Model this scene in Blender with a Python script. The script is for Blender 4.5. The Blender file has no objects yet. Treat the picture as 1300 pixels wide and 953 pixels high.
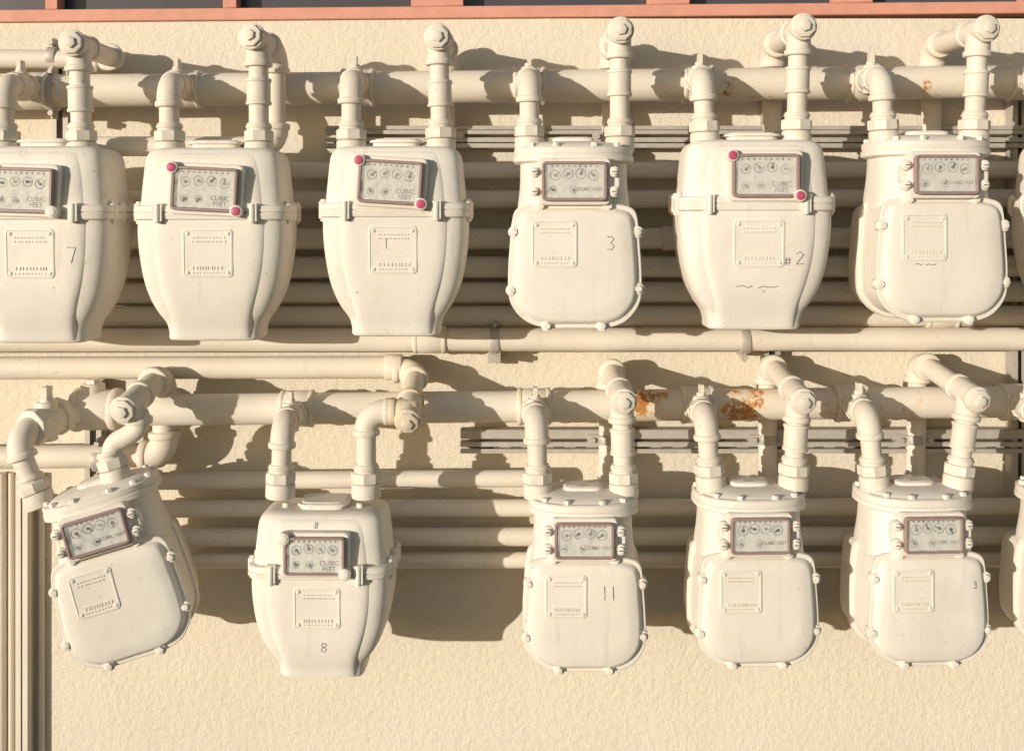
import bpy, math, random
from mathutils import Vector, Matrix
from mathutils.bvhtree import BVHTree
import bmesh
random.seed(7)
sc = bpy.context.scene
S = 0.00125          # metres per measured unit in the riser plane (y=0)
D = 1.7              # camera to riser plane
EYE = 1.28
WALL = 0.20
def at(px, py, y=0.0):
    k = S*(D+y)/D
    return Vector(((px-657)*k, y, EYE+(280-py)*k))

# ------------------------------------------------------------ materials
def nt(name):
    m = bpy.data.materials.new(name); m.use_nodes = True
    n = m.node_tree; return m, n, n.nodes['Principled BSDF']
def noise(n, scale, detail=2, rough=.55, vec=None, dist=0):
    x = n.nodes.new('ShaderNodeTexNoise'); x.inputs['Scale'].default_value = scale
    x.inputs['Detail'].default_value = detail; x.inputs['Roughness'].default_value = rough
    x.inputs['Distortion'].default_value = dist
    if vec is not None: n.links.new(vec, x.inputs['Vector'])
    return x.outputs['Fac']
def ramp(n, src, a, b, ca=(0,0,0,1), cb=(1,1,1,1)):
    r = n.nodes.new('ShaderNodeValToRGB'); e = r.color_ramp.elements
    e[0].position = a; e[0].color = ca; e[1].position = b; e[1].color = cb
    n.links.new(src, r.inputs[0]); return r.outputs[0]
def mix(n, fac, a, b, mode='MIX'):
    m = n.nodes.new('ShaderNodeMix'); m.data_type = 'RGBA'; m.blend_type = mode
    if isinstance(fac, (int, float)): m.inputs[0].default_value = fac
    else: n.links.new(fac, m.inputs[0])
    for i, v in ((6, a), (7, b)):
        if isinstance(v, tuple): m.inputs[i].default_value = v
        else: n.links.new(v, m.inputs[i])
    return m.outputs[2]
def madd(n, a, k, b):
    """a*k + b"""
    m = n.nodes.new('ShaderNodeMath'); m.operation = 'MULTIPLY_ADD'
    n.links.new(a, m.inputs[0]); m.inputs[1].default_value = k; n.links.new(b, m.inputs[2]); return m.outputs[0]
def bump(n, src, strength, dist, normal=None):
    b = n.nodes.new('ShaderNodeBump'); b.inputs['Strength'].default_value = strength
    b.inputs['Distance'].default_value = dist; n.links.new(src, b.inputs['Height'])
    if normal is not None: n.links.new(normal, b.inputs['Normal'])
    return b.outputs[0]
def pos(n):
    return n.nodes.new('ShaderNodeNewGeometry').outputs['Position']
def scaled(n, v, s):
    m = n.nodes.new('ShaderNodeVectorMath'); m.operation = 'MULTIPLY'
    n.links.new(v, m.inputs[0]); m.inputs[1].default_value = s; return m.outputs[0]

def paint(name, col, rust=0.0, rough=.58):
    m, n, p = nt(name); P = pos(n)
    dark = (col[0]*.89, col[1]*.87, col[2]*.84, 1)
    c = mix(n, ramp(n, noise(n, 9, 3, .6, P), .35, .7), col, dark)
    oi = n.nodes.new('ShaderNodeObjectInfo')
    c = mix(n, ramp(n, oi.outputs['Random'], 0, 1, (.0,.0,.0,1), (.6,.6,.6,1)), c, (col[0]*.94, col[1]*.925, col[2]*.89, 1))
    st = noise(n, 14, 3, .65, scaled(n, P, (3.5, 3.5, .45)))
    c = mix(n, ramp(n, st, .60, .82, (0,0,0,1), (.36,.36,.36,1)), c, (.44,.36,.27,1))
    sp = noise(n, 120, 2, .6, P)
    c = mix(n, ramp(n, sp, .70, .76, (0,0,0,1), (.55,.55,.55,1)), c, (.33,.23,.14,1))
    if rust > 0:
        big = noise(n, 13, 2, .5, P); fine = noise(n, 75, 5, .75, P, .6)
        mm = n.nodes.new('ShaderNodeMath'); mm.operation = 'MULTIPLY'
        n.links.new(big, mm.inputs[0]); n.links.new(fine, mm.inputs[1])
        t = .43-.17*rust
        f2 = ramp(n, mm.outputs[0], t-.015, t+.03)
        stain = ramp(n, mm.outputs[0], t-.07, t+.02, (0,0,0,1), (.6,.6,.6,1))
        c = mix(n, stain, c, (.72,.45,.17,1))
        rc = mix(n, noise(n, 110, 2, .6, P), (.66,.29,.06,1), (.24,.08,.03,1))
        c = mix(n, f2, c, rc)
    n.links.new(c, p.inputs['Base Color']); p.inputs['Roughness'].default_value = rough
    p.inputs['Specular IOR Level'].default_value = .35
    h = madd(n, noise(n, 300, 1, .6, P), .22, noise(n, 45, 1, .6, P))
    n.links.new(bump(n, h, .28, .0022), p.inputs['Normal'])
    return m
def plain(name, col, rough=.5, metal=0, bs=200, alpha=None):
    m, n, p = nt(name); P = pos(n)
    c = mix(n, noise(n, bs, 2, .6, P), tuple(x*.78 for x in col[:3])+(1,), tuple(min(1, x*1.15) for x in col[:3])+(1,))
    n.links.new(c, p.inputs['Base Color']); p.inputs['Roughness'].default_value = rough
    p.inputs['Metallic'].default_value = metal
    return m
METER = paint('meter_paint', (.80,.74,.655,1))
PIPE = paint('pipe_paint', (.76,.685,.58,1))
PIPE_R1 = paint('pipe_paint_few_rust', (.755,.68,.575,1), rust=.16)
PIPE_R2 = paint('pipe_paint_rusted', (.74,.66,.55,1), rust=.76)
PIPE_R3 = paint('fitting_paint_rusted', (.73,.63,.49,1), rust=.70)
STEEL = plain('strut_steel', (.48,.43,.37,1), .55, .2, 60)
DARK = plain('dark_slot', (.05,.04,.035,1), .8)
FRAME = plain('index_bezel', (.33,.225,.20,1), .45, 0, 90)
FACE = plain('index_face', (.66,.64,.57,1), .6, 0, 60)
INK = plain('ink', (.045,.038,.042,1), .7)
TEXT = plain('printed_text', (.15,.135,.135,1), .7)
PEN = plain('marker_pen', (.16,.15,.19,1), .8, 0, 500)
RED = plain('wire_seal_red', (.50,.08,.15,1), .5)
def glass():
    m, n, p = nt('index_glass')
    p.inputs['Base Color'].default_value = (.82,.79,.73,1)
    P = pos(n)
    r = ramp(n, noise(n, 60, 2, .6, P), .35, .8, (.07,.07,.07,1), (.38,.38,.38,1))
    n.links.new(r, p.inputs['Alpha']); p.inputs['Roughness'].default_value = .12
    return m
GLASS = glass()
def stucco():
    m, n, p = nt('stucco'); P = pos(n)
    c = mix(n, ramp(n, noise(n, 3.2, 4, .6, P), .3, .75), (.735,.65,.52,1), (.68,.595,.465,1))
    pk = ramp(n, noise(n, 1.7, 2, .5, P), .55, .72, (0,0,0,1), (.5,.5,.5,1))
    c = mix(n, pk, c, (.73,.62,.53,1))
    c = mix(n, ramp(n, noise(n, 40, 3, .6, P), .62, .78, (0,0,0,1), (.35,.35,.35,1)), c, (.56,.48,.37,1))
    n.links.new(c, p.inputs['Base Color']); p.inputs['Roughness'].default_value = .92
    h = madd(n, noise(n, 210, 2, .65, P), .40, noise(n, 75, 3, .6, P))
    n.links.new(bump(n, h, .62, .0040), p.inputs['Normal']); return m
STUCCO = stucco()
SALMON = plain('salmon_frame_paint', (.66,.305,.215,1), .7, 0, 30)
def winglass():
    m, n, p = nt('window_glass'); p.inputs['Base Color'].default_value = (.075,.065,.07,1)
    p.inputs['Roughness'].default_value = .25
    n.links.new(bump(n, noise(n, 5, 3, .5, pos(n)), .1, .01), p.inputs['Normal']); return m
WGLASS = winglass()
def asphalt():
    m, n, p = nt('asphalt'); P = pos(n)
    c = mix(n, noise(n, 180, 3, .7, P), (.025,.024,.024,1), (.085,.08,.075,1))
    n.links.new(c, p.inputs['Base Color']); p.inputs['Roughness'].default_value = .95
    n.links.new(bump(n, noise(n, 150, 3, .7, P), .6, .004), p.inputs['Normal']); return m
ASPHALT = asphalt()

# ------------------------------------------------------------ mesh builder
class MB:
    def __init__(s): s.v = []; s.f = []; s.m = []; s.mats = []
    def mi(s, mat):
        if mat not in s.mats: s.mats.append(mat)
        return s.mats.index(mat)
    def add(s, vs, fs, mat):
        o = len(s.v); s.v += [Vector(v) for v in vs]; k = s.mi(mat)
        for f in fs: s.f.append(tuple(i+o for i in f)); s.m.append(k)
    def rings(s, rs, mat, cap0=True, cap1=True):
        n = len(rs[0]); vs = [p for r in rs for p in r]; fs = []
        for a in range(len(rs)-1):
            for i in range(n):
                j = (i+1) % n
                fs.append((a*n+i, a*n+j, (a+1)*n+j, (a+1)*n+i))
        for cap, a in ((cap0, 0), (cap1, len(rs)-1)):
            if cap:
                c = sum((Vector(p) for p in rs[a]), Vector())/n; vs.append(c); ci = len(vs)-1
                for i in range(n): fs.append((ci, a*n+i, a*n+(i+1) % n))
        s.add(vs, fs, mat)
    def box(s, c, h, mat, M=None):
        vs = [Vector((c[0]+a*h[0], c[1]+b*h[1], c[2]+d*h[2])) for a in (-1,1) for b in (-1,1) for d in (-1,1)]
        if M: vs = [M @ v for v in vs]
        s.add(vs, [(0,1,3,2),(4,6,7,5),(0,4,5,1),(2,3,7,6),(0,2,6,4),(1,5,7,3)], mat)
    def circle(s, c, d, r, seg, ph=0, up=None):
        d = d.normalized(); u = up or (Vector((0,0,1)) if abs(d.z) < .9 else Vector((0,1,0)))
        a = d.cross(u).normalized(); b = a.cross(d).normalized()
        return [c+a*r*math.cos(ph+2*math.pi*i/seg)+b*r*math.sin(ph+2*math.pi*i/seg) for i in range(seg)]
    def cyl(s, p0, p1, r, mat, seg=24, ch=0.0, r1=None, ph=0):
        p0 = Vector(p0); p1 = Vector(p1); d = (p1-p0).normalized(); r1 = r if r1 is None else r1
        if ch > 0:
            rs = [(p0, r-ch), (p0+d*ch*.35, r-ch*.3), (p0+d*ch, r), (p1-d*ch, r1), (p1-d*ch*.35, r1-ch*.3), (p1, r1-ch)]
        else: rs = [(p0, r), (p1, r1)]
        s.rings([s.circle(p, d, q, seg, ph) for p, q in rs], mat)
    def tube(s, pts, r, mat, seg=22, cap=True):
        pts = [Vector(p) for p in pts]; N = len(pts)
        t = [(pts[min(i+1, N-1)]-pts[max(i-1, 0)]).normalized() for i in range(N)]
        u = Vector((0,0,1)) if abs(t[0].z) < .9 else Vector((0,1,0))
        a = t[0].cross(u).normalized(); rs = []
        for i in range(N):
            a = (a - t[i]*a.dot(t[i])).normalized(); b = t[i].cross(a)
            rr = r[i] if isinstance(r, (list, tuple)) else r
            rs.append([pts[i]+a*rr*math.cos(2*math.pi*k/seg)+b*rr*math.sin(2*math.pi*k/seg) for k in range(seg)])
        s.rings(rs, mat, cap, cap)
    def obj(s, name, parent=None, bevel=0, angle=38, loc=None):
        me = bpy.data.meshes.new(name); me.from_pydata([tuple(v) for v in s.v], [], s.f)
        for m in s.mats: me.materials.append(m)
        me.polygons.foreach_set('material_index', s.m)
        bm = bmesh.new(); bm.from_mesh(me); bmesh.ops.recalc_face_normals(bm, faces=bm.faces); bm.to_mesh(me); bm.free()
        me.polygons.foreach_set('use_smooth', [True]*len(me.polygons))
        me.set_sharp_from_angle(angle=math.radians(angle))
        o = bpy.data.objects.new(name, me); sc.collection.objects.link(o)
        if parent: o.parent = parent
        if bevel:
            b = o.modifiers.new('bevel', 'BEVEL'); b.width = bevel; b.segments = 2; b.limit_method = 'ANGLE'; b.angle_limit = math.radians(50)
        return o

def collar(mb, c, d, r, L, mat=PIPE):
    d = d.normalized(); mb.cyl(c-d*L/2, c+d*L/2, r, mat, 28, min(L*.28, r*.12))
def run(mb, pts, r, mat=PIPE, k=1.0, fit=1.22, fmat=None, first=True, R=1.9):
    """straight pipe with screwed elbows at each corner"""
    fmat = fmat or mat
    pts = [Vector(p) for p in pts]; cur = pts[0]
    for i in range(1, len(pts)):
        if i < len(pts)-1:
            d1 = (pts[i]-pts[i-1]).normalized(); d2 = (pts[i+1]-pts[i]).normalized()
            phi = math.acos(max(-1, min(1, d1.dot(d2))))
            if phi < .12:
                mb.cyl(cur, pts[i], r, mat); cur = pts[i]; continue
            t = R*r*min(1, math.tan(phi/2)*1.0+.25); A = pts[i]-d1*t
            nr = (d2-d1*d2.dot(d1)).normalized(); rho = t/math.tan(phi/2); C = A+nr*rho
            mb.cyl(cur, A, r, mat)
            arc = [C-nr*rho*math.cos(phi*j/10)+d1*rho*math.sin(phi*j/10) for j in range(11)]
            B = arc[-1]
            mb.tube([A-d1*.35*r]+arc+[B+d2*.35*r], r*fit, fmat)
            collar(mb, A-d1*.25*r, d1, r*(fit+.17), r*.65, fmat); collar(mb, B+d2*.25*r, d2, r*(fit+.17), r*.65, fmat)
            cur = B
        else:
            mb.cyl(cur, pts[i], r, mat)
def nut(mb, c, d, r, L, mat=PIPE, seg=6, ph=None):
    d = d.normalized(); ph = random.random() if ph is None else ph
    mb.cyl(c-d*L/2, c+d*L/2, r, mat, seg, r*.1, ph=ph)
def plug(mb, c, d, r, mat=PIPE):
    d = d.normalized()
    mb.cyl(c, c+d*r*1.75, r*1.22, mat, 24)
    collar(mb, c+d*r*1.6, d, r*1.38, r*.6, mat)
    mb.cyl(c+d*r*1.8, c+d*r*2.25, r*1.18, mat, 8, r*.12, ph=.39)
    mb.cyl(c+d*r*2.1, c+d*r*2.55, r*.60, mat, 6, r*.08, ph=random.random())
UP = Vector((0,0,1)); FW = Vector((0,-1,0))

def valve(mb, c, d, r, tab=True, mat=PIPE):
    d = d.normalized()
    mb.cyl(c-d*r*1.5, c+d*r*1.5, r*1.25, mat, 24, r*.2)
    nut(mb, c-d*r*1.3, d, r*1.5, r*.8, mat, 8); nut(mb, c+d*r*1.3, d, r*1.5, r*.8, mat, 8)
    mb.cyl(c-UP*r*1.5, c+UP*r*1.55, r*.85, mat, 20, r*.15)
    if tab:
        mb.cyl(c+UP*r*1.4, c+UP*r*1.9, r*.5, mat, 16)
        mb.box((c.x, c.y, c.z+r*2.25), (r*.22, r*.55, r*.5), mat)
def meter_socket(mb, base, d, r, mat=PIPE):
    """swivel joint where riser meets meter"""
    d = d.normalized()
    mb.cyl(base-d*.012, base+d*.012, r*1.5, mat, 28, .003)
    nut(mb, base+d*.021, d, r*1.58, .017, mat, 8)
    mb.cyl(base+d*.028, base+d*.042, r*1.22, mat, 24, .002)
    collar(mb, base+d*.036, d, r*1.32, .005, mat)
RR = .0155
def left_riser(px, base_row, top_row, hpx, hrow, hy, lean=0, rusty=False):
    mb = MB(); b = at(px, base_row, 0); t = at(px+lean, top_row, 0); h = at(hpx, hrow, hy)
    m = PIPE
    meter_socket(mb, b, t-b, RR)
    run(mb, [b, t, h], RR, m, fmat=PIPE_R1 if rusty else PIPE, R=1.9)
    d = (h-t).normalized(); valve(mb, t+d*.062, d, RR*1.0, True, PIPE_R1 if rusty else PIPE)
    return mb.obj('meter_inlet_pipe')
def right_riser(px, base_row, top_row, back, lean=0, coupling=True, rest=None, back_fit=True):
    """back = (px,row,y); rest = following points"""
    mb = MB(); b = at(px, base_row, 0); t = at(px+lean, top_row, 0); k = at(*back)
    d = (t-b).normalized()
    meter_socket(mb, b, t-b, RR)
    mb.cyl(b, t, RR, PIPE)
    L = (t-b).length
    if coupling:
        c = b+d*L*random.uniform(.46,.55); mb.cyl(c-d*.019, c+d*.019, RR*1.2, PIPE, 26, .0025)
        collar(mb, c+d*.018, d, RR*1.3, .006); collar(mb, c-d*.018, d, RR*1.3, .006)
    ad = (k-t).normalized()
    mb.tube([t-d*.040, t-d*.02, t, t+d*.010, t+d*.015], [RR*1.24]*3+[RR*1.12, RR*.6], PIPE)
    collar(mb, t-d*.037, d, RR*1.42, .010)
    mb.cyl(t-ad*.01, t+ad*.036, RR*1.24, PIPE)
    collar(mb, t+ad*.034, ad, RR*1.42, .010)
    plug(mb, t, -ad, RR)
    pts = [t+ad*.02, k]+(rest or [])
    run(mb, pts, RR*1.06, PIPE, R=1.7, fit=1.26)
    return mb.obj('meter_outlet_pipe')

# ------------------------------------------------------------ meters
def sellipse(hw, hd, n, z, cx=0, cy=0, seg=96):
    out = []
    for i in range(seg):
        t = 2*math.pi*(i+.5)/seg; c = math.cos(t); s_ = math.sin(t)
        out.append(Vector((cx+hw*math.copysign(abs(c)**(2/n), c), cy+hd*math.copysign(abs(s_)**(2/n), s_), -z)))
    return out
def interp(rows, sub=3):
    """catmull-rom subdivide profile rows"""
    out = []
    for i in range(len(rows)-1):
        p0 = rows[max(i-1, 0)]; p1 = rows[i]; p2 = rows[i+1]; p3 = rows[min(i+2, len(rows)-1)]
        for j in range(sub):
            t = j/sub
            out.append(tuple(.5*((2*b)+(-a+c)*t+(2*a-5*b+4*c-d)*t*t+(-a+3*b-3*c+d)*t**3) for a, b, c, d in zip(p0, p1, p2, p3)))
    out.append(rows[-1]); return out
def smooth_loop(pts, sub=5):
    n = len(pts); out = []
    for i in range(n):
        p0, p1, p2, p3 = pts[i-1], pts[i], pts[(i+1) % n], pts[(i+2) % n]
        for j in range(sub):
            t = j/sub
            out.append(tuple(.5*((2*b)+(-a+c)*t+(2*a-5*b+4*c-d)*t*t+(-a+3*b-3*c+d)*t**3) for a, b, c, d in zip(p0, p1, p2, p3)))
    return out
def rrect(w, h, r, seg=5, cx=0, cz=0):
    out = []
    for qx, qz, a0 in ((1,1,0),(-1,1,90),(-1,-1,180),(1,-1,270)):
        for i in range(seg+1):
            a = math.radians(a0+90*i/seg)
            out.append((cx+qx*(w/2-r)+r*math.cos(a), cz+qz*(h/2-r)+r*math.sin(a)))
    return out

class Meter:
    def __init__(s, cx, row, sx, sz, yaw=0, tilt=0, y=0.012, pitch=0):
        s.e = bpy.data.objects.new('gas_meter', None); sc.collection.objects.link(s.e)
        s.e.empty_display_size = .05
        s.e.location = at(cx, row, 0)+Vector((0, y, 0)); s.e.rotation_euler = (math.radians(pitch), math.radians(tilt), math.radians(yaw))
        s.sx = sx; s.sz = sz; s.rnd = random.Random(int(cx*7+row))
    def G(s, v): return Vector((v[0]*S*s.sx, v[1]*S, v[2]*S*s.sz))
    def loft(s, mb, rows, n, cap0=True, cap1=True, mat=METER, cy=0):
        mb.rings([[s.G(p) for p in sellipse(r[1], r[2], n if len(r) < 4 else r[3], r[0], 0, cy)] for r in rows], mat, cap0, cap1)
    def bvh(s, mb): s.tree = BVHTree.FromPolygons([tuple(v) for v in mb.v], mb.f)
    def surf(s, x, z, default=-.06):
        h = s.tree.ray_cast(Vector((x*S*s.sx, -1, -z*S*s.sz)), Vector((0,1,0)))
        return h[0].y if h[0] is not None else default
    def plate(s, mb, w, h, r, cx, cz, levels, mat=METER, rot=0, y=None, flatcap=True):
        rs = []; ca, sa = math.cos(rot), math.sin(rot)
        for ins, off in levels:
            ring = []
            for x, z in rrect(w-2*ins, h-2*ins, max(.5, r-ins)):
                X = cx+x*ca-z*sa; Z = cz+x*sa+z*ca
                yy = (s.surf(X, Z) if y is None else y)
                ring.append(Vector((X*S*s.sx, yy-off, -Z*S*s.sz)))
            rs.append(ring)
        mb.rings(rs, mat, True, True)
    def line(s, mb, pts, r=.0006, mat=PEN, off=.0002):
        P = []
        for i in range(len(pts)-1):
            for j in range(4):
                t = j/4; P.append((pts[i][0]*(1-t)+pts[i+1][0]*t, pts[i][1]*(1-t)+pts[i+1][1]*t))
        P.append(pts[-1])
        V = [Vector((x*S*s.sx, s.surf(x, z)-off, -z*S*s.sz)) for x, z in P]
        mb.tube(V, [r*s.rnd.uniform(.75,1.2) for _ in V], mat, 6)
    def screw(s, mb, x, z, r, h, mat=METER, y=None, hexa=False):
        yy = s.surf(x, z) if y is None else y
        p = Vector((x*S*s.sx, yy+.004, -z*S*s.sz))
        mb.cyl(p, p+FW*(h+.004), r*S, mat, 6 if hexa else 16, r*S*.18)
    def index(s, cx, cz, w, h, rot, y, seals, screws, kind='A'):
        """glass-fronted dial box"""
        mb = MB(); rd = s.rnd
        s.plate(mb, w+10, h+10, 7, cx, cz, [(0,-.02),(0,.004),(1.5,.006)], METER, rot, y)
        ca, sa = math.cos(rot), math.sin(rot)
        def ring(ins, off):
            o = []
            for x, z in rrect(w-2*ins, h-2*ins, max(1, 6-ins)):
                X = cx+x*ca-z*sa; Z = cz+x*sa+z*ca; o.append(Vector((X*S*s.sx, y-off, -Z*S*s.sz)))
            return o
        mb.rings([ring(0,.004), ring(0,.013), ring(1,.0145), ring(3.2,.0145), ring(3.8,.013), ring(4.2,.0092)], FRAME, True, False)
        mb.rings([ring(4.2,.0080), ring(4.2,.0094)], FACE)
        def loc(x, z, off):
            X = cx+x*ca-z*sa; Z = cz+x*sa+z*ca; return Vector((X*S*s.sx, y-off, -Z*S*s.sz))
        nd = 4; base = .0094
        def dial(dx, dz, rr):
            c = loc(dx, dz, base); r = rr*S; n = 20
            mb.rings([mb.circle(c+FW*.0003, FW, r, n), mb.circle(c+FW*.0003, FW, r*.88, n)], TEXT, False, False)
            for q in range(10):
                a = q*math.pi/5; e = Vector((math.cos(a), 0, math.sin(a)))
                mb.cyl(c+e*r*.68+FW*.0003, c+e*r*.86+FW*.0003, .00025, TEXT, 4)
            a = rd.random()*6.28; e = Vector((math.cos(a), 0, math.sin(a)))
            mb.cyl(c-e*r*.3+FW*.0010, c+e*r*.8+FW*.0010, .0015, INK, 6, r1=.0007)
            mb.cyl(c, c+FW*.0018, .0023, INK, 12)
        for i in range(nd):
            dial((i-(nd-1)/2)*w*.195, -h*.17+(abs(i-1.5)-1)*2.0, w*.080)
        if kind == 'A':
            for dx in (-.30,-.08): dial(dx*w, h*.23, w*.058)
        else:
            dial(-.33*w, h*.22, w*.058); dial(-.02*w, h*.22, w*.058)
        for i in range(9):
            dx = (i-4)*w*.085
            mb.box(loc(dx, -h*.38, base+.0002), (w*.018*S, .0002, h*.014*S*1.5), TEXT)
        mb.rings([ring(4.0,.0128), ring(4.0,.0134)], GLASS)
        for x, z, m in seals:
            c = loc(x*w/2, z*h/2, .0)
            mb.cyl(c, c+FW*.0165, 7.6*S, METER, 20, .0015)
            mb.cyl(c+FW*.015, c+FW*.0180, 5.6*S, m, 18, .001)
        for x, z in screws:
            c = loc(x, z, 0)
            mb.cyl(c, c+FW*.008, 6.6*S, METER, 18, .001)
            mb.cyl(c+FW*.006, c+FW*.0125, 4.2*S, METER, 12, .0008)
            mb.box(c+FW*.0127, (3.2*S, .0002, .5*S), DARK)
        mb.obj('index_box', s.e, angle=35)
        tx = bpy.data.curves.new('cubic_feet_text', 'FONT'); tx.body = 'CUBIC\nFEET' if kind == 'A' else 'CUBIC FEET'
        tx.size = w*(.105 if kind == 'A' else .07)*S; tx.align_x = 'CENTER'; tx.space_line = .85
        tx.extrude = .0001; tx.offset = .00006
        tx.materials.append(TEXT if kind == 'A' else INK); o = bpy.data.objects.new('cubic_feet_text', tx); sc.collection.objects.link(o)
        o.parent = s.e; o.location = loc(w*.24, h*.24, base+.0003); o.rotation_euler = (math.radians(90), rot, 0)
    def badge(s, cx, cz, w, h, rot=0):
        mb = MB()
        s.plate(mb, w, h, 6, cx, cz, [(0,-.001),(0,.0010),(.8,.0015),(2.4,.0015),(3.0,.0007)], METER, rot)
        for qx in (-1,1):
            for qz in (-1,1): s.screw(mb, cx+qx*(w/2-6), cz+qz*(h/2-6), 2.3, .0022)
        rnd = s.rnd
        for zz, hh in ((h*.30, 4.2), (h*.40, 2.0), (-h*.32, 1.6), (-h*.24, 1.6)):
            x = -w*.32
            while x < w*.30:
                l = rnd.uniform(1.8, 4.2)
                X = cx+x+l/2; Z = cz+zz
                y = s.surf(X, Z)-.0011
                mb.box((X*S*s.sx, y, -Z*S*s.sz), (l*S*.4, .0005, hh*S*.5), METER); x += l+.9
        mb.obj('badge_plate', s.e, angle=35)

def meterA(cx, row, sx=1., sz=1., yaw=0, idx=(0,0), rot=0, marks=(), tilt=0, seals=True):
    m = Meter(cx, row, sx, sz, yaw, tilt); mb = MB()
    up = [(-3,60,28),(-2.5,67,35),(0,74,42),(5,79,46),(14,82,49),(34,84,51),(55,86,52),(70,87,53)]
    m.loft(mb, interp(up), 6, True, False)
    m.loft(mb, [(69,86,53),(69,91,57),(70.5,93.5,59),(77,94.5,60),(77.6,93,58.5),(78.6,93,58.5),(79.2,94.5,60),(86,93.5,59),(87.5,91.5,57),(87.5,88,54)], 6)
    lo = [(86,90,54),(100,90.5,54.5),(120,89.5,54),(145,86.5,52.5),(168,82,50),(188,75,47),(203,67,43),(213,60,39),(220,57,37),(228,55.5,36),(234,55.5,36)]
    m.loft(mb, interp(lo), 6, False, False)
    m.loft(mb, [(234,55.5,36),(236.5,54.5,35),(238,51.5,32)], 6, False, True)
    pn = [(84,70,56.5,9),(92,72,57,9),(120,71,56.8,9),(150,67,55.3,9),(180,59,52.6,9),(205,51,47,9),(222,48,41,9),(234,48,38.2,9)]
    m.loft(mb, interp(pn), 9)
    up2 = [(3,56,42,8),(8,63,48.5,8),(30,66,53,8),(60,69,55,8),(72,70,56,8)]
    m.loft(mb, interp(up2), 8)
    m.bvh(mb)
    for x in (-58, 54):
        p = m.G((x, -59, -78)); mb.box(p, (5.5*S, .005, 11*S), METER)
        mb.cyl(p+Vector((0,-.003,.013)), p+Vector((0,-.003,-.017)), .0048, METER, 12, .001)
    for x in (-90, 90):
        for yy in (-30, 0, 32):
            p = m.G((x, yy, -78)); mb.cyl(p+UP*.014, p-UP*.014, .0068, METER, 14, .002)
            mb.cyl(p+UP*.017, p-UP*.018, .0042, METER, 6, .0008)
    m.loft(mb, [(2,30,26,5),(-10,30,26,5),(-13,27,23,5)], 5)
    m.loft(mb, [(-8,34,30,5),(-9,34,30,5),(-11,33,29,5)], 5)
    for x in (-50, 48):
        mb.cyl(m.G((x,-12,-2)), m.G((x,-12,9)), .006, METER, 12, .001)
    mb.obj('meter_case', m.e, angle=30)
    ix, iz = idx
    sl = [(-1,-.92,RED),(1,.92,RED)] if seals else [(-1,-.92,METER),(1,.92,METER)]
    m.index(ix, 44+iz, 78, 54, rot, m.surf(ix, 44+iz)-.005, sl, [])
    m.badge(0, 128, 60, 60)
    mk = MB()
    for ln in marks: m.line(mk, ln)
    if marks: mk.obj('handwriting', m.e)
    return m

COVER = [(-40,76),(0,75.5),(40,76),(64,79),(76,86),(80,104),(82,130),(84,160),(84,188),(80,206),(67,223),(50,231.5),(30,234),(0,234),(-30,234),(-52,230),(-69,220),(-81,204),(-84,188),(-84,160),(-82,130),(-80,104),(-75,86),(-62,79)]
COVER_L = smooth_loop(COVER, 4)
def meterB(cx, row, s=1., yaw=0, tilt=0, marks=(), pitch=0, bad=(-27,127)):
    m = Meter(cx, row, s, s, yaw, tilt, pitch=pitch); mb = MB()
    def ring(ins, y, grow=0):
        return [m.G((x*(1-ins/84), y, -((z-155)*(1-ins/80)+155))) for x, z in COVER_L]
    m.loft(mb, [(-6,34,22,2.6),(-5.5,44,30,2.6),(-3,60,42,2.6),(0,68,50,2.6),(3,71,54,2.6)], 2.6, True, False)
    m.loft(mb, [(3,71,54),(3,76,58),(4.5,78,60),(11,78,60),(12,77,59),(13,77,59),(14,79,61),(21,79,61),(23,76,58),(24,70,52)], 2.7)
    m.loft(mb, interp([(22,70,52,3),(40,70,52,3.2),(60,71,54,3.5),(76,73,56,3.6),(90,74,56,3.6)]), 3.4)
    mb.rings([ring(16,74), ring(9,70), ring(5,62), ring(4,40), ring(3,0), ring(3,-48)], METER)
    mb.rings([ring(-1,20), ring(-2,18), ring(-2,12), ring(-1,10)], METER)
    mb.rings([ring(2,-46), ring(0,-47.5), ring(-.5,-49), ring(-.5,-53), ring(.6,-54.5), ring(5,-54.5), ring(7.0,-57.5), ring(9,-60.5), ring(12,-62.0), ring(30,-62.8), ring(55,-63.2)], METER)
    m.bvh(mb)
    for x, z in ((-78,112),(-81,186),(-36,231),(34,231),(80,184),(79,112),(-44,79),(42,79)):
        p = m.G((x, -44, -z)); q = m.G((x, -57.0, -z))
        mb.cyl(p, q, 7.6*S*s, METER, 18, .001)
        q2 = q+FW*.0050; mb.cyl(q, q2, 4.8*S*s, METER, 6, .0009, ph=random.random())
    for i in range(12):
        a = 2*math.pi*(i+.5)/12; c_, s_ = math.cos(a), math.sin(a)
        x = 72*math.copysign(abs(c_)**.8, c_); y = 54*math.copysign(abs(s_)**.8, s_)
        mb.cyl(m.G((x,y,-8)), m.G((x,y,2.5)), 4.2*S, METER, 6, .0008, ph=random.random())
    m.loft(mb, [(0,28,20,4),(-10,28,20,4),(-12,25,17,4)], 4)
    mb.obj('meter_case', m.e, angle=30)
    y0 = -60*S
    w = MB()
    m.plate(w, 112, 30, 9, 0, 47, [(0,-.014),(0,.001),(1.5,.0025)], METER, 0, y0)
    w.obj('index_bracket', m.e, angle=30)
    m.index(-2, 48, 82, 50, 0, y0-.002, [], [(-50,-12),(-50,13),(50,-12),(50,13)], 'B')
    m.badge(bad[0], bad[1], 58, 60)
    mk = MB()
    for ln in marks: m.line(mk, ln)
    if marks: mk.obj('handwriting', m.e)
    return m
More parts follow.
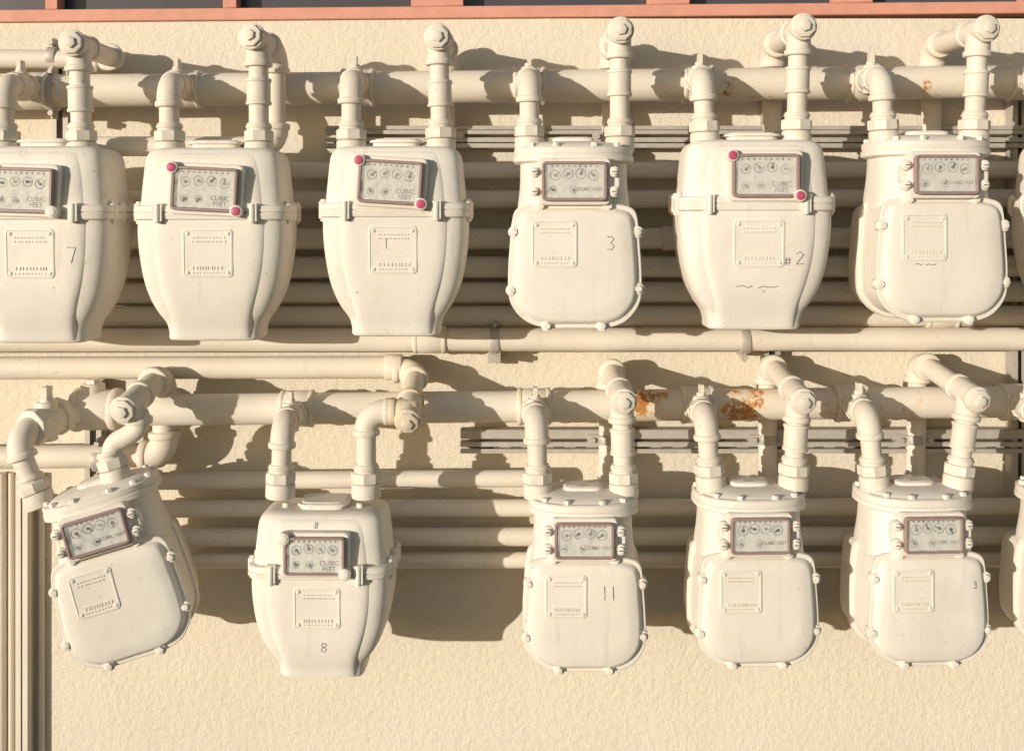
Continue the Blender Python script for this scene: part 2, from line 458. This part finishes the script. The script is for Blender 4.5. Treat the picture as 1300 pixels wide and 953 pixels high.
def digit(ch, x, z, h=22):
    shp = {'7': [[(-.3,-.5),(.3,-.5),(0,.5)]],
      '3': [[(-.25,-.45),(.1,-.5),(.25,-.25),(0,-.03),(.28,.2),(.1,.5),(-.25,.42)]],
      '1': [[(0,-.5),(.03,.5)]],
      '2': [[(-.28,-.3),(0,-.5),(.26,-.28),(-.28,.5),(.3,.46)]],
      '#': [[(-.12,-.4),(-.2,.4)],[(.15,-.4),(.07,.4)],[(-.35,-.1),(.3,-.15)],[(-.35,.18),(.3,.12)]],
      '8': [[(.2,-.4),(-.15,-.45),(-.15,-.15),(.2,.15),(.1,.45),(-.2,.4),(-.2,.1),(.2,-.2),(.2,-.4)]],
      '~': [[(-1.4,0),(-1.0,-.1),(-.7,.08),(-.4,-.05)],[(0,.1),(.3,-.04),(.8,.05),(1.3,-.02)]],
      'B': [[(-.2,.5),(-.2,-.5),(.15,-.4),(.15,-.1),(-.2,0),(.2,.1),(.2,.45),(-.2,.5)]]}[ch]
    return [[(x+a*h, z+b*h) for a, b in l] for l in shp]

# top row
meterA(60, 190, 1.02, 1.02, yaw=-1, idx=(-6,8), rot=.03, marks=digit('7', 50, 130, 19), seals=False)
meterA(276, 192, 1.03, 1.0, yaw=1, idx=(-1,6), rot=.05)
meterA(504, 190, 1.0, .985, yaw=0, idx=(-2,0), rot=.06, marks=digit('1', -8, 120, 13))
meterB(728, 186, .965, marks=digit('3', 44, 126, 17))
meterA(954, 182, 1.05, .985, yaw=-1, idx=(6,0), rot=.0, marks=digit('#', 34, 150, 12)+digit('2', 48, 146, 16)+digit('~', 0, 182, 18))
meterB(1177, 178, .965, yaw=2, marks=digit('~', -25, 161, 10))
meterA(1398, 184, 1.04, .985)
# bottom row
meterB(124, 618, .90, yaw=9, tilt=-15)
meterA(412, 645, .96, .86, yaw=-1, idx=(-1,6), rot=.0, marks=digit('8', 8, 186, 15)+digit('8', -2, 12, 9), seals=False)
meterB(740, 626, .885, marks=digit('1', 26, 122, 19)+digit('1', 38, 122, 19))
meterB(951, 620, .885, yaw=2)
meterB(1160, 619, .885, yaw=3, marks=digit('3', 60, 120, 9))
meterB(1372, 618, .885, yaw=2)

# ------------------------------------------------------------ risers
YB = .165
left_riser(5, 190, 108, 45, 112, .12)
left_riser(216, 190, 106, 235, 110, .12, lean=-2)
left_riser(446, 188, 102, 455, 108, .12)
left_riser(672, 184, 100, 672, 107, .12)
left_riser(895, 178, 98, 885, 106, .12, lean=-3)
left_riser(1122, 176, 98, 1094, 105, .12, lean=-3)
left_riser(1345, 176, 98, 1300, 104, .12)
right_riser(104, 190, 58, (148,76,YB), lean=-4, rest=[at(-150,74,YB)])
right_riser(329, 190, 52, (350,66,.07), lean=-1, rest=[at(350,186,.07), at(120,186,.07)])
right_riser(560, 186, 50, (566,66,YB), lean=-3, rest=[at(566,300,YB)])
right_riser(787, 184, 42, (776,62,YB), lean=-1, rest=[at(776,300,YB)])
right_riser(1011, 176, 38, (980,60,YB), lean=3, rest=[at(980,300,YB)])
right_riser(1236, 176, 40, (1182,60,YB), lean=6, rest=[at(1182,300,YB)])
right_riser(1455, 176, 40, (1390,60,YB), rest=[at(1390,300,YB)])
# bottom
left_riser(356, 622, 538, 378, 522, .12, lean=3, rusty=True)
left_riser(683, 622, 532, 678, 517, .12, lean=-2)
left_riser(902, 612, 528, 885, 514, .12, lean=-6)
left_riser(1110, 612, 526, 1080, 512, .12, lean=-8)
left_riser(1330, 612, 524, 1290, 511, .12, lean=-8)
right_riser(792, 622, 503, (774,466,YB), lean=-3, rest=[at(770,640,YB)])
right_riser(1007, 612, 502, (975,460,YB), lean=6, rest=[at(974,640,YB)])
right_riser(1216, 612, 500, (1166,458,YB), lean=14, rest=[at(1160,640,YB)])
right_riser(1430, 612, 500, (1372,458,YB), rest=[at(1366,640,YB)])
mb = MB(); b = at(465, 622, 0); t = at(465, 522, 0); u = at(519, 522, 0); k = at(528, 470, .15)
meter_socket(mb, b, UP, RR); run(mb, [b, t, u], RR, PIPE, fmat=PIPE_R1)
ad = (k-u).normalized()
collar(mb, u-Vector((.026,0,0)), Vector((1,0,0)), RR*1.42, .012, PIPE_R3)
mb.cyl(u-Vector((.03,0,0)), u+Vector((.014,0,0)), RR*1.25, PIPE_R3, 24, .004)
mb.cyl(u, u+ad*.04, RR*1.25, PIPE_R1); collar(mb, u+ad*.038, ad, RR*1.45, .012, PIPE_R3)
plug(mb, u, (-ad+Vector((0,0,-.15))), RR, PIPE_R3)
run(mb, [u, k, at(440, 466, .15)], RR*1.1, PIPE_R1, fmat=PIPE, R=1.7)
mb.cyl(at(506,466,.15), at(-500,468,.15), .0195, PIPE)
collar(mb, at(500,466,.15), Vector((1,0,0)), .0225, .03)
mb.obj('meter_outlet_pipe')
mb = MB()
b = at(50, 634, 0); b2 = at(32, 590, 0)
meter_socket(mb, b, b2-b, RR)
run(mb, [b, b2, at(20, 552, 0), at(84, 524, .10)], RR*1.05, PIPE, R=1.9)
dd = (at(84,524,.10)-at(20,552,0)).normalized(); vc = at(20,552,0)+dd*.065
valve(mb, vc, dd, RR*1.35, True); mb.cyl(vc, at(120,520,.12), RR, PIPE)
mb.obj('meter_inlet_pipe')
mb = MB()
b = at(147, 604, 0); b2 = at(140, 578, 0)
meter_socket(mb, b, b2-b, RR)
ctrl = [b, at(142,582,0), at(146,563,.0), at(162,553,.0), at(175,543,.0), at(177,528,.0), at(166,512,0)]
c3 = [tuple(v) for v in ctrl]; mb.tube([Vector(v) for v in interp(c3, 5)], RR*1.02, PIPE)
collar(mb, at(176,533,0), UP, RR*1.4, .012)
t = at(166,512,0); k = at(206, 476, .13); ad = (k-t).normalized()
mb.tube([t-ad*.012+Vector((.004,0,-.025)), t], RR*1.3, PIPE)
mb.cyl(t-ad*.015, t+ad*.04, RR*1.3, PIPE); collar(mb, t+ad*.04, ad, RR*1.5, .014); plug(mb, t, -ad, RR*1.05)
run(mb, [t+ad*.02, k, at(210,578,.13), at(-300,584,.13)], RR*1.25, PIPE_R1, fmat=PIPE, R=1.6)
mb.obj('meter_outlet_pipe')

# ------------------------------------------------------------ headers and rack pipes
X = Vector((1,0,0))
def hpipe(name, px0, row0, px1, row1, y, r, mat=PIPE, couplings=(), parts=None):
    mb = MB(); a = at(px0,row0,y); b = at(px1,row1,y); d = (b-a).normalized()
    if parts:
        prev = px0
        for p1, m in parts:
            f0 = (prev-px0)/(px1-px0); f1 = (p1-px0)/(px1-px0); mb.cyl(a.lerp(b,f0), a.lerp(b,f1), r, m, 40); prev = p1
    else: mb.cyl(a, b, r, mat, 36)
    for c in couplings:
        p = a.lerp(b, (c-px0)/(px1-px0)); mb.cyl(p-d*.025, p+d*.025, r*1.15, mat, 40, .003)
        collar(mb, p-d*.024, d, r*1.2, .008, mat); collar(mb, p+d*.024, d, r*1.2, .008, mat)
    return mb.obj(name)
hpipe('header_pipe', -500, 121, 1800, 99, .12, .0275, PIPE_R1, (45, 235, 455, 672, 886, 1094, 1300))
hpipe('header_pipe', 108, 521, 1800, 505, .12, .0265, PIPE_R1, (378, 678, 885, 1080, 1290), parts=((690, PIPE), (800, PIPE_R1), (1060, PIPE_R2), (1250, PIPE_R1), (1800, PIPE)))
mb = MB(); p = at(118,520,.12); mb.cyl(p-X*.03, p+X*.045, .034, PIPE, 40, .004); collar(mb, p+X*.04, X, .037, .014); collar(mb, p-X*.025, X, .037, .014)
mb.cyl(p, p+UP*.045, .02, PIPE, 24, .003); mb.cyl(p+UP*.04, p+UP*.052, .012, PIPE, 6); mb.obj('header_end_tee')
for row, x0, x1, y, r in ((218,360,1800,.160,.0150),(254,120,1800,.160,.0160),(304,-500,1800,.158,.0185),(341,-500,1800,.158,.0190),(373,-500,1800,.158,.0185),
        (403,-500,1800,.155,.0185),(433,-500,1800,.140,.0200),
        (610,180,700,.155,.0150),(645,190,1800,.158,.0150),(681,195,1800,.155,.0160),(711,200,1800,.155,.0140)):
    hpipe('gas_supply_pipe', x0, row+random.uniform(-1,1), x1, row-3+random.uniform(-1,1), y, r, PIPE, (random.randint(300,1200),) if random.random() < .5 else ())
# ------------------------------------------------------------ strut channels and clamps
def strut(px0, px1, row, y, h=.0125, name='strut_channel'):
    mb = MB(); a = at(px0,row,y); b = at(px1,row,y); L = b.x-a.x
    t = .0028
    for s_ in (-1,1):
        mb.box(((a.x+b.x)/2, y-.002, a.z+s_*h), (L/2, .012, t/2), STEEL)
        mb.box(((a.x+b.x)/2, y-.0138, a.z+s_*(h-.003)), (L/2, .0012, .0035), STEEL)
    mb.box(((a.x+b.x)/2, y+.009, a.z), (L/2, .0012, h-t/2-.0002), STEEL)
    x = a.x+.02
    while x < b.x-.02:
        mb.box((x, y+.0072, a.z), (.009, .0004, .0042), DARK); x += .038
    return mb.obj(name)
strut(415, 1800, 166, .176, .006); strut(415, 1800, 182, .176, .0075)
strut(585, 1800, 549, .176, .0065); strut(585, 1800, 566, .176, .0085)
def vstrut(px, r0, r1, y, w=.014, mat=STEEL):
    mb = MB(); a = at(px,r0,y); b = at(px,r1,y); L = a.z-b.z; zc = (a.z+b.z)/2
    for s_ in (-1,1):
        mb.box((a.x+s_*w, y, zc), (.0014, .012, L/2), mat); mb.box((a.x+s_*(w-.004), y-.0132, zc), (.0045, .0011, L/2), mat)
    mb.box((a.x, y+.011, zc), (w-.0016, .0012, L/2), mat)
    z = b.z+.02
    while z < a.z-.02:
        mb.box((a.x, y+.0094, z), (.0045, .0004, .009), DARK); z += .038
    return mb.obj('strut_channel')
vstrut(80, 58, 430, .182); vstrut(122, 482, 640, .182)
vstrut(32, 600, 1130, .184, .010, PIPE)
vstrut(978, 70, 460, .186); vstrut(628, 405, 460, .182, .010); vstrut(945, 405, 450, .182, .010); vstrut(1290, 120, 640, .182, .012)
def clamp(px, row, y, r, vertical=True, y_s=.176):
    mb = MB(); p = at(px,row,y)
    ax = UP if vertical else X
    mb.cyl(p-ax*.008, p+ax*.008, r*1.12, STEEL, 30, .0015)
    e = X if vertical else UP
    for s_ in (-1,1):
        q = p+e*s_*(r+.008); mb.box(q+Vector((0,.004,0)), (.0085 if vertical else .0015, .012, .0085 if not vertical else .0085), STEEL)
        mb.cyl(q+FW*.006, q+FW*.014, .0048, STEEL, 6)
    mb.obj('pipe_clamp')
for px in (566,776,980,1182): clamp(px,174,YB,RR*1.06)
for px in (770,974,1160): clamp(px,557,YB,RR*1.06)
for px,row in ((68,73),(68,118)): clamp(px,row,YB if row == 73 else .12, RR*1.06 if row == 73 else .0275, False)
clamp(126,582,.13,RR*1.25,False)
for px in (628,945): clamp(px,432,.14,.0200,False)
mb = MB()
for px, r, y in ((2,.008,.188),(14,.005,.193),(53,.005,.193)):
    mb.cyl(at(px,600,y), Vector((at(px,600,y).x, y, 0)), r, PIPE, 20)
mb.obj('electrical_conduit')

# ------------------------------------------------------------ wall, windows, ground
zt = at(657, 21, WALL).z
mb = MB(); mb.box((0, WALL+.15, zt/2-.05), (7, .15, zt/2+.05-.004), STUCCO)
mb.box((0, WALL+.15, zt+.65+1.0), (7, .15, 1.0), STUCCO)
mb.box((0, WALL+.30, zt+.3), (7, .01, .40), DARK)
mb.obj('stucco_wall')
slope = math.atan2(11, 1300)
we = bpy.data.objects.new('window', None); sc.collection.objects.link(we); we.location = (0, 0, zt)
M = Matrix.Rotation(-slope, 4, 'Y')
mb = MB()
h = .0105
mb.box((0, WALL+.012, .007), (2.6, .020, h), SALMON, M)
mb.box((0, WALL+.03, .63), (2.6, .03, .02), SALMON, M)
for px in (64, 291, 555, 850, 1085, 1310, -170, -400, 1540, 1780):
    w = {291:9, 555:34, 850:27, 1085:25}.get(px, 8)
    x = (px-657)*S*1.9/1.7
    mb.box((x, WALL+.020, .32), (w*S*1.1, .016, .30), SALMON, M)
mb.obj('window_frame', we, bevel=.0015)
mb = MB(); mb.box((0, WALL+.045, .32), (2.6, .003, .31), WGLASS, M); mb.obj('window_pane', we)

mb = MB(); mb.add([(-300,-300,0),(300,-300,0),(300,300,0),(-300,300,0)], [(0,1,2,3)], ASPHALT); mb.obj('ground')

# ------------------------------------------------------------ light
EL = 6.0; AZ = 44.0
d = Vector((math.sin(math.radians(AZ))*math.cos(math.radians(EL)), math.cos(math.radians(AZ))*math.cos(math.radians(EL)), -math.sin(math.radians(EL))))
L = bpy.data.lights.new('sun', 'SUN'); L.energy = 4.05; L.angle = math.radians(.5); L.color = (1, .94, .84)
lo = bpy.data.objects.new('sun', L); sc.collection.objects.link(lo); lo.rotation_euler = d.to_track_quat('-Z', 'Y').to_euler()
w = bpy.data.worlds.new('World'); sc.world = w; w.use_nodes = True
n = w.node_tree; sky = n.nodes.new('ShaderNodeTexSky'); sky.sky_type = 'NISHITA'; sky.sun_disc = False
sky.sun_elevation = math.radians(EL); sky.sun_rotation = math.radians(180+AZ); sky.dust_density = .8; sky.ozone_density = 1.5
n.links.new(sky.outputs[0], n.nodes['Background'].inputs[0]); n.nodes['Background'].inputs[1].default_value = .15
cd = bpy.data.cameras.new('camera'); co = bpy.data.objects.new('camera', cd); sc.collection.objects.link(co)
co.location = (0, -D, EYE); co.rotation_euler = (math.radians(90), 0, 0)
cd.sensor_width = 36; cd.lens = 36*D/(1300*S); cd.shift_y = -(476.5-280)/1300; cd.shift_x = -7/1300
cd.clip_end = 1000; cd.clip_start = .01; sc.camera = co
sc.view_settings.view_transform = 'Standard'; sc.view_settings.look = 'None'; sc.view_settings.exposure = 0
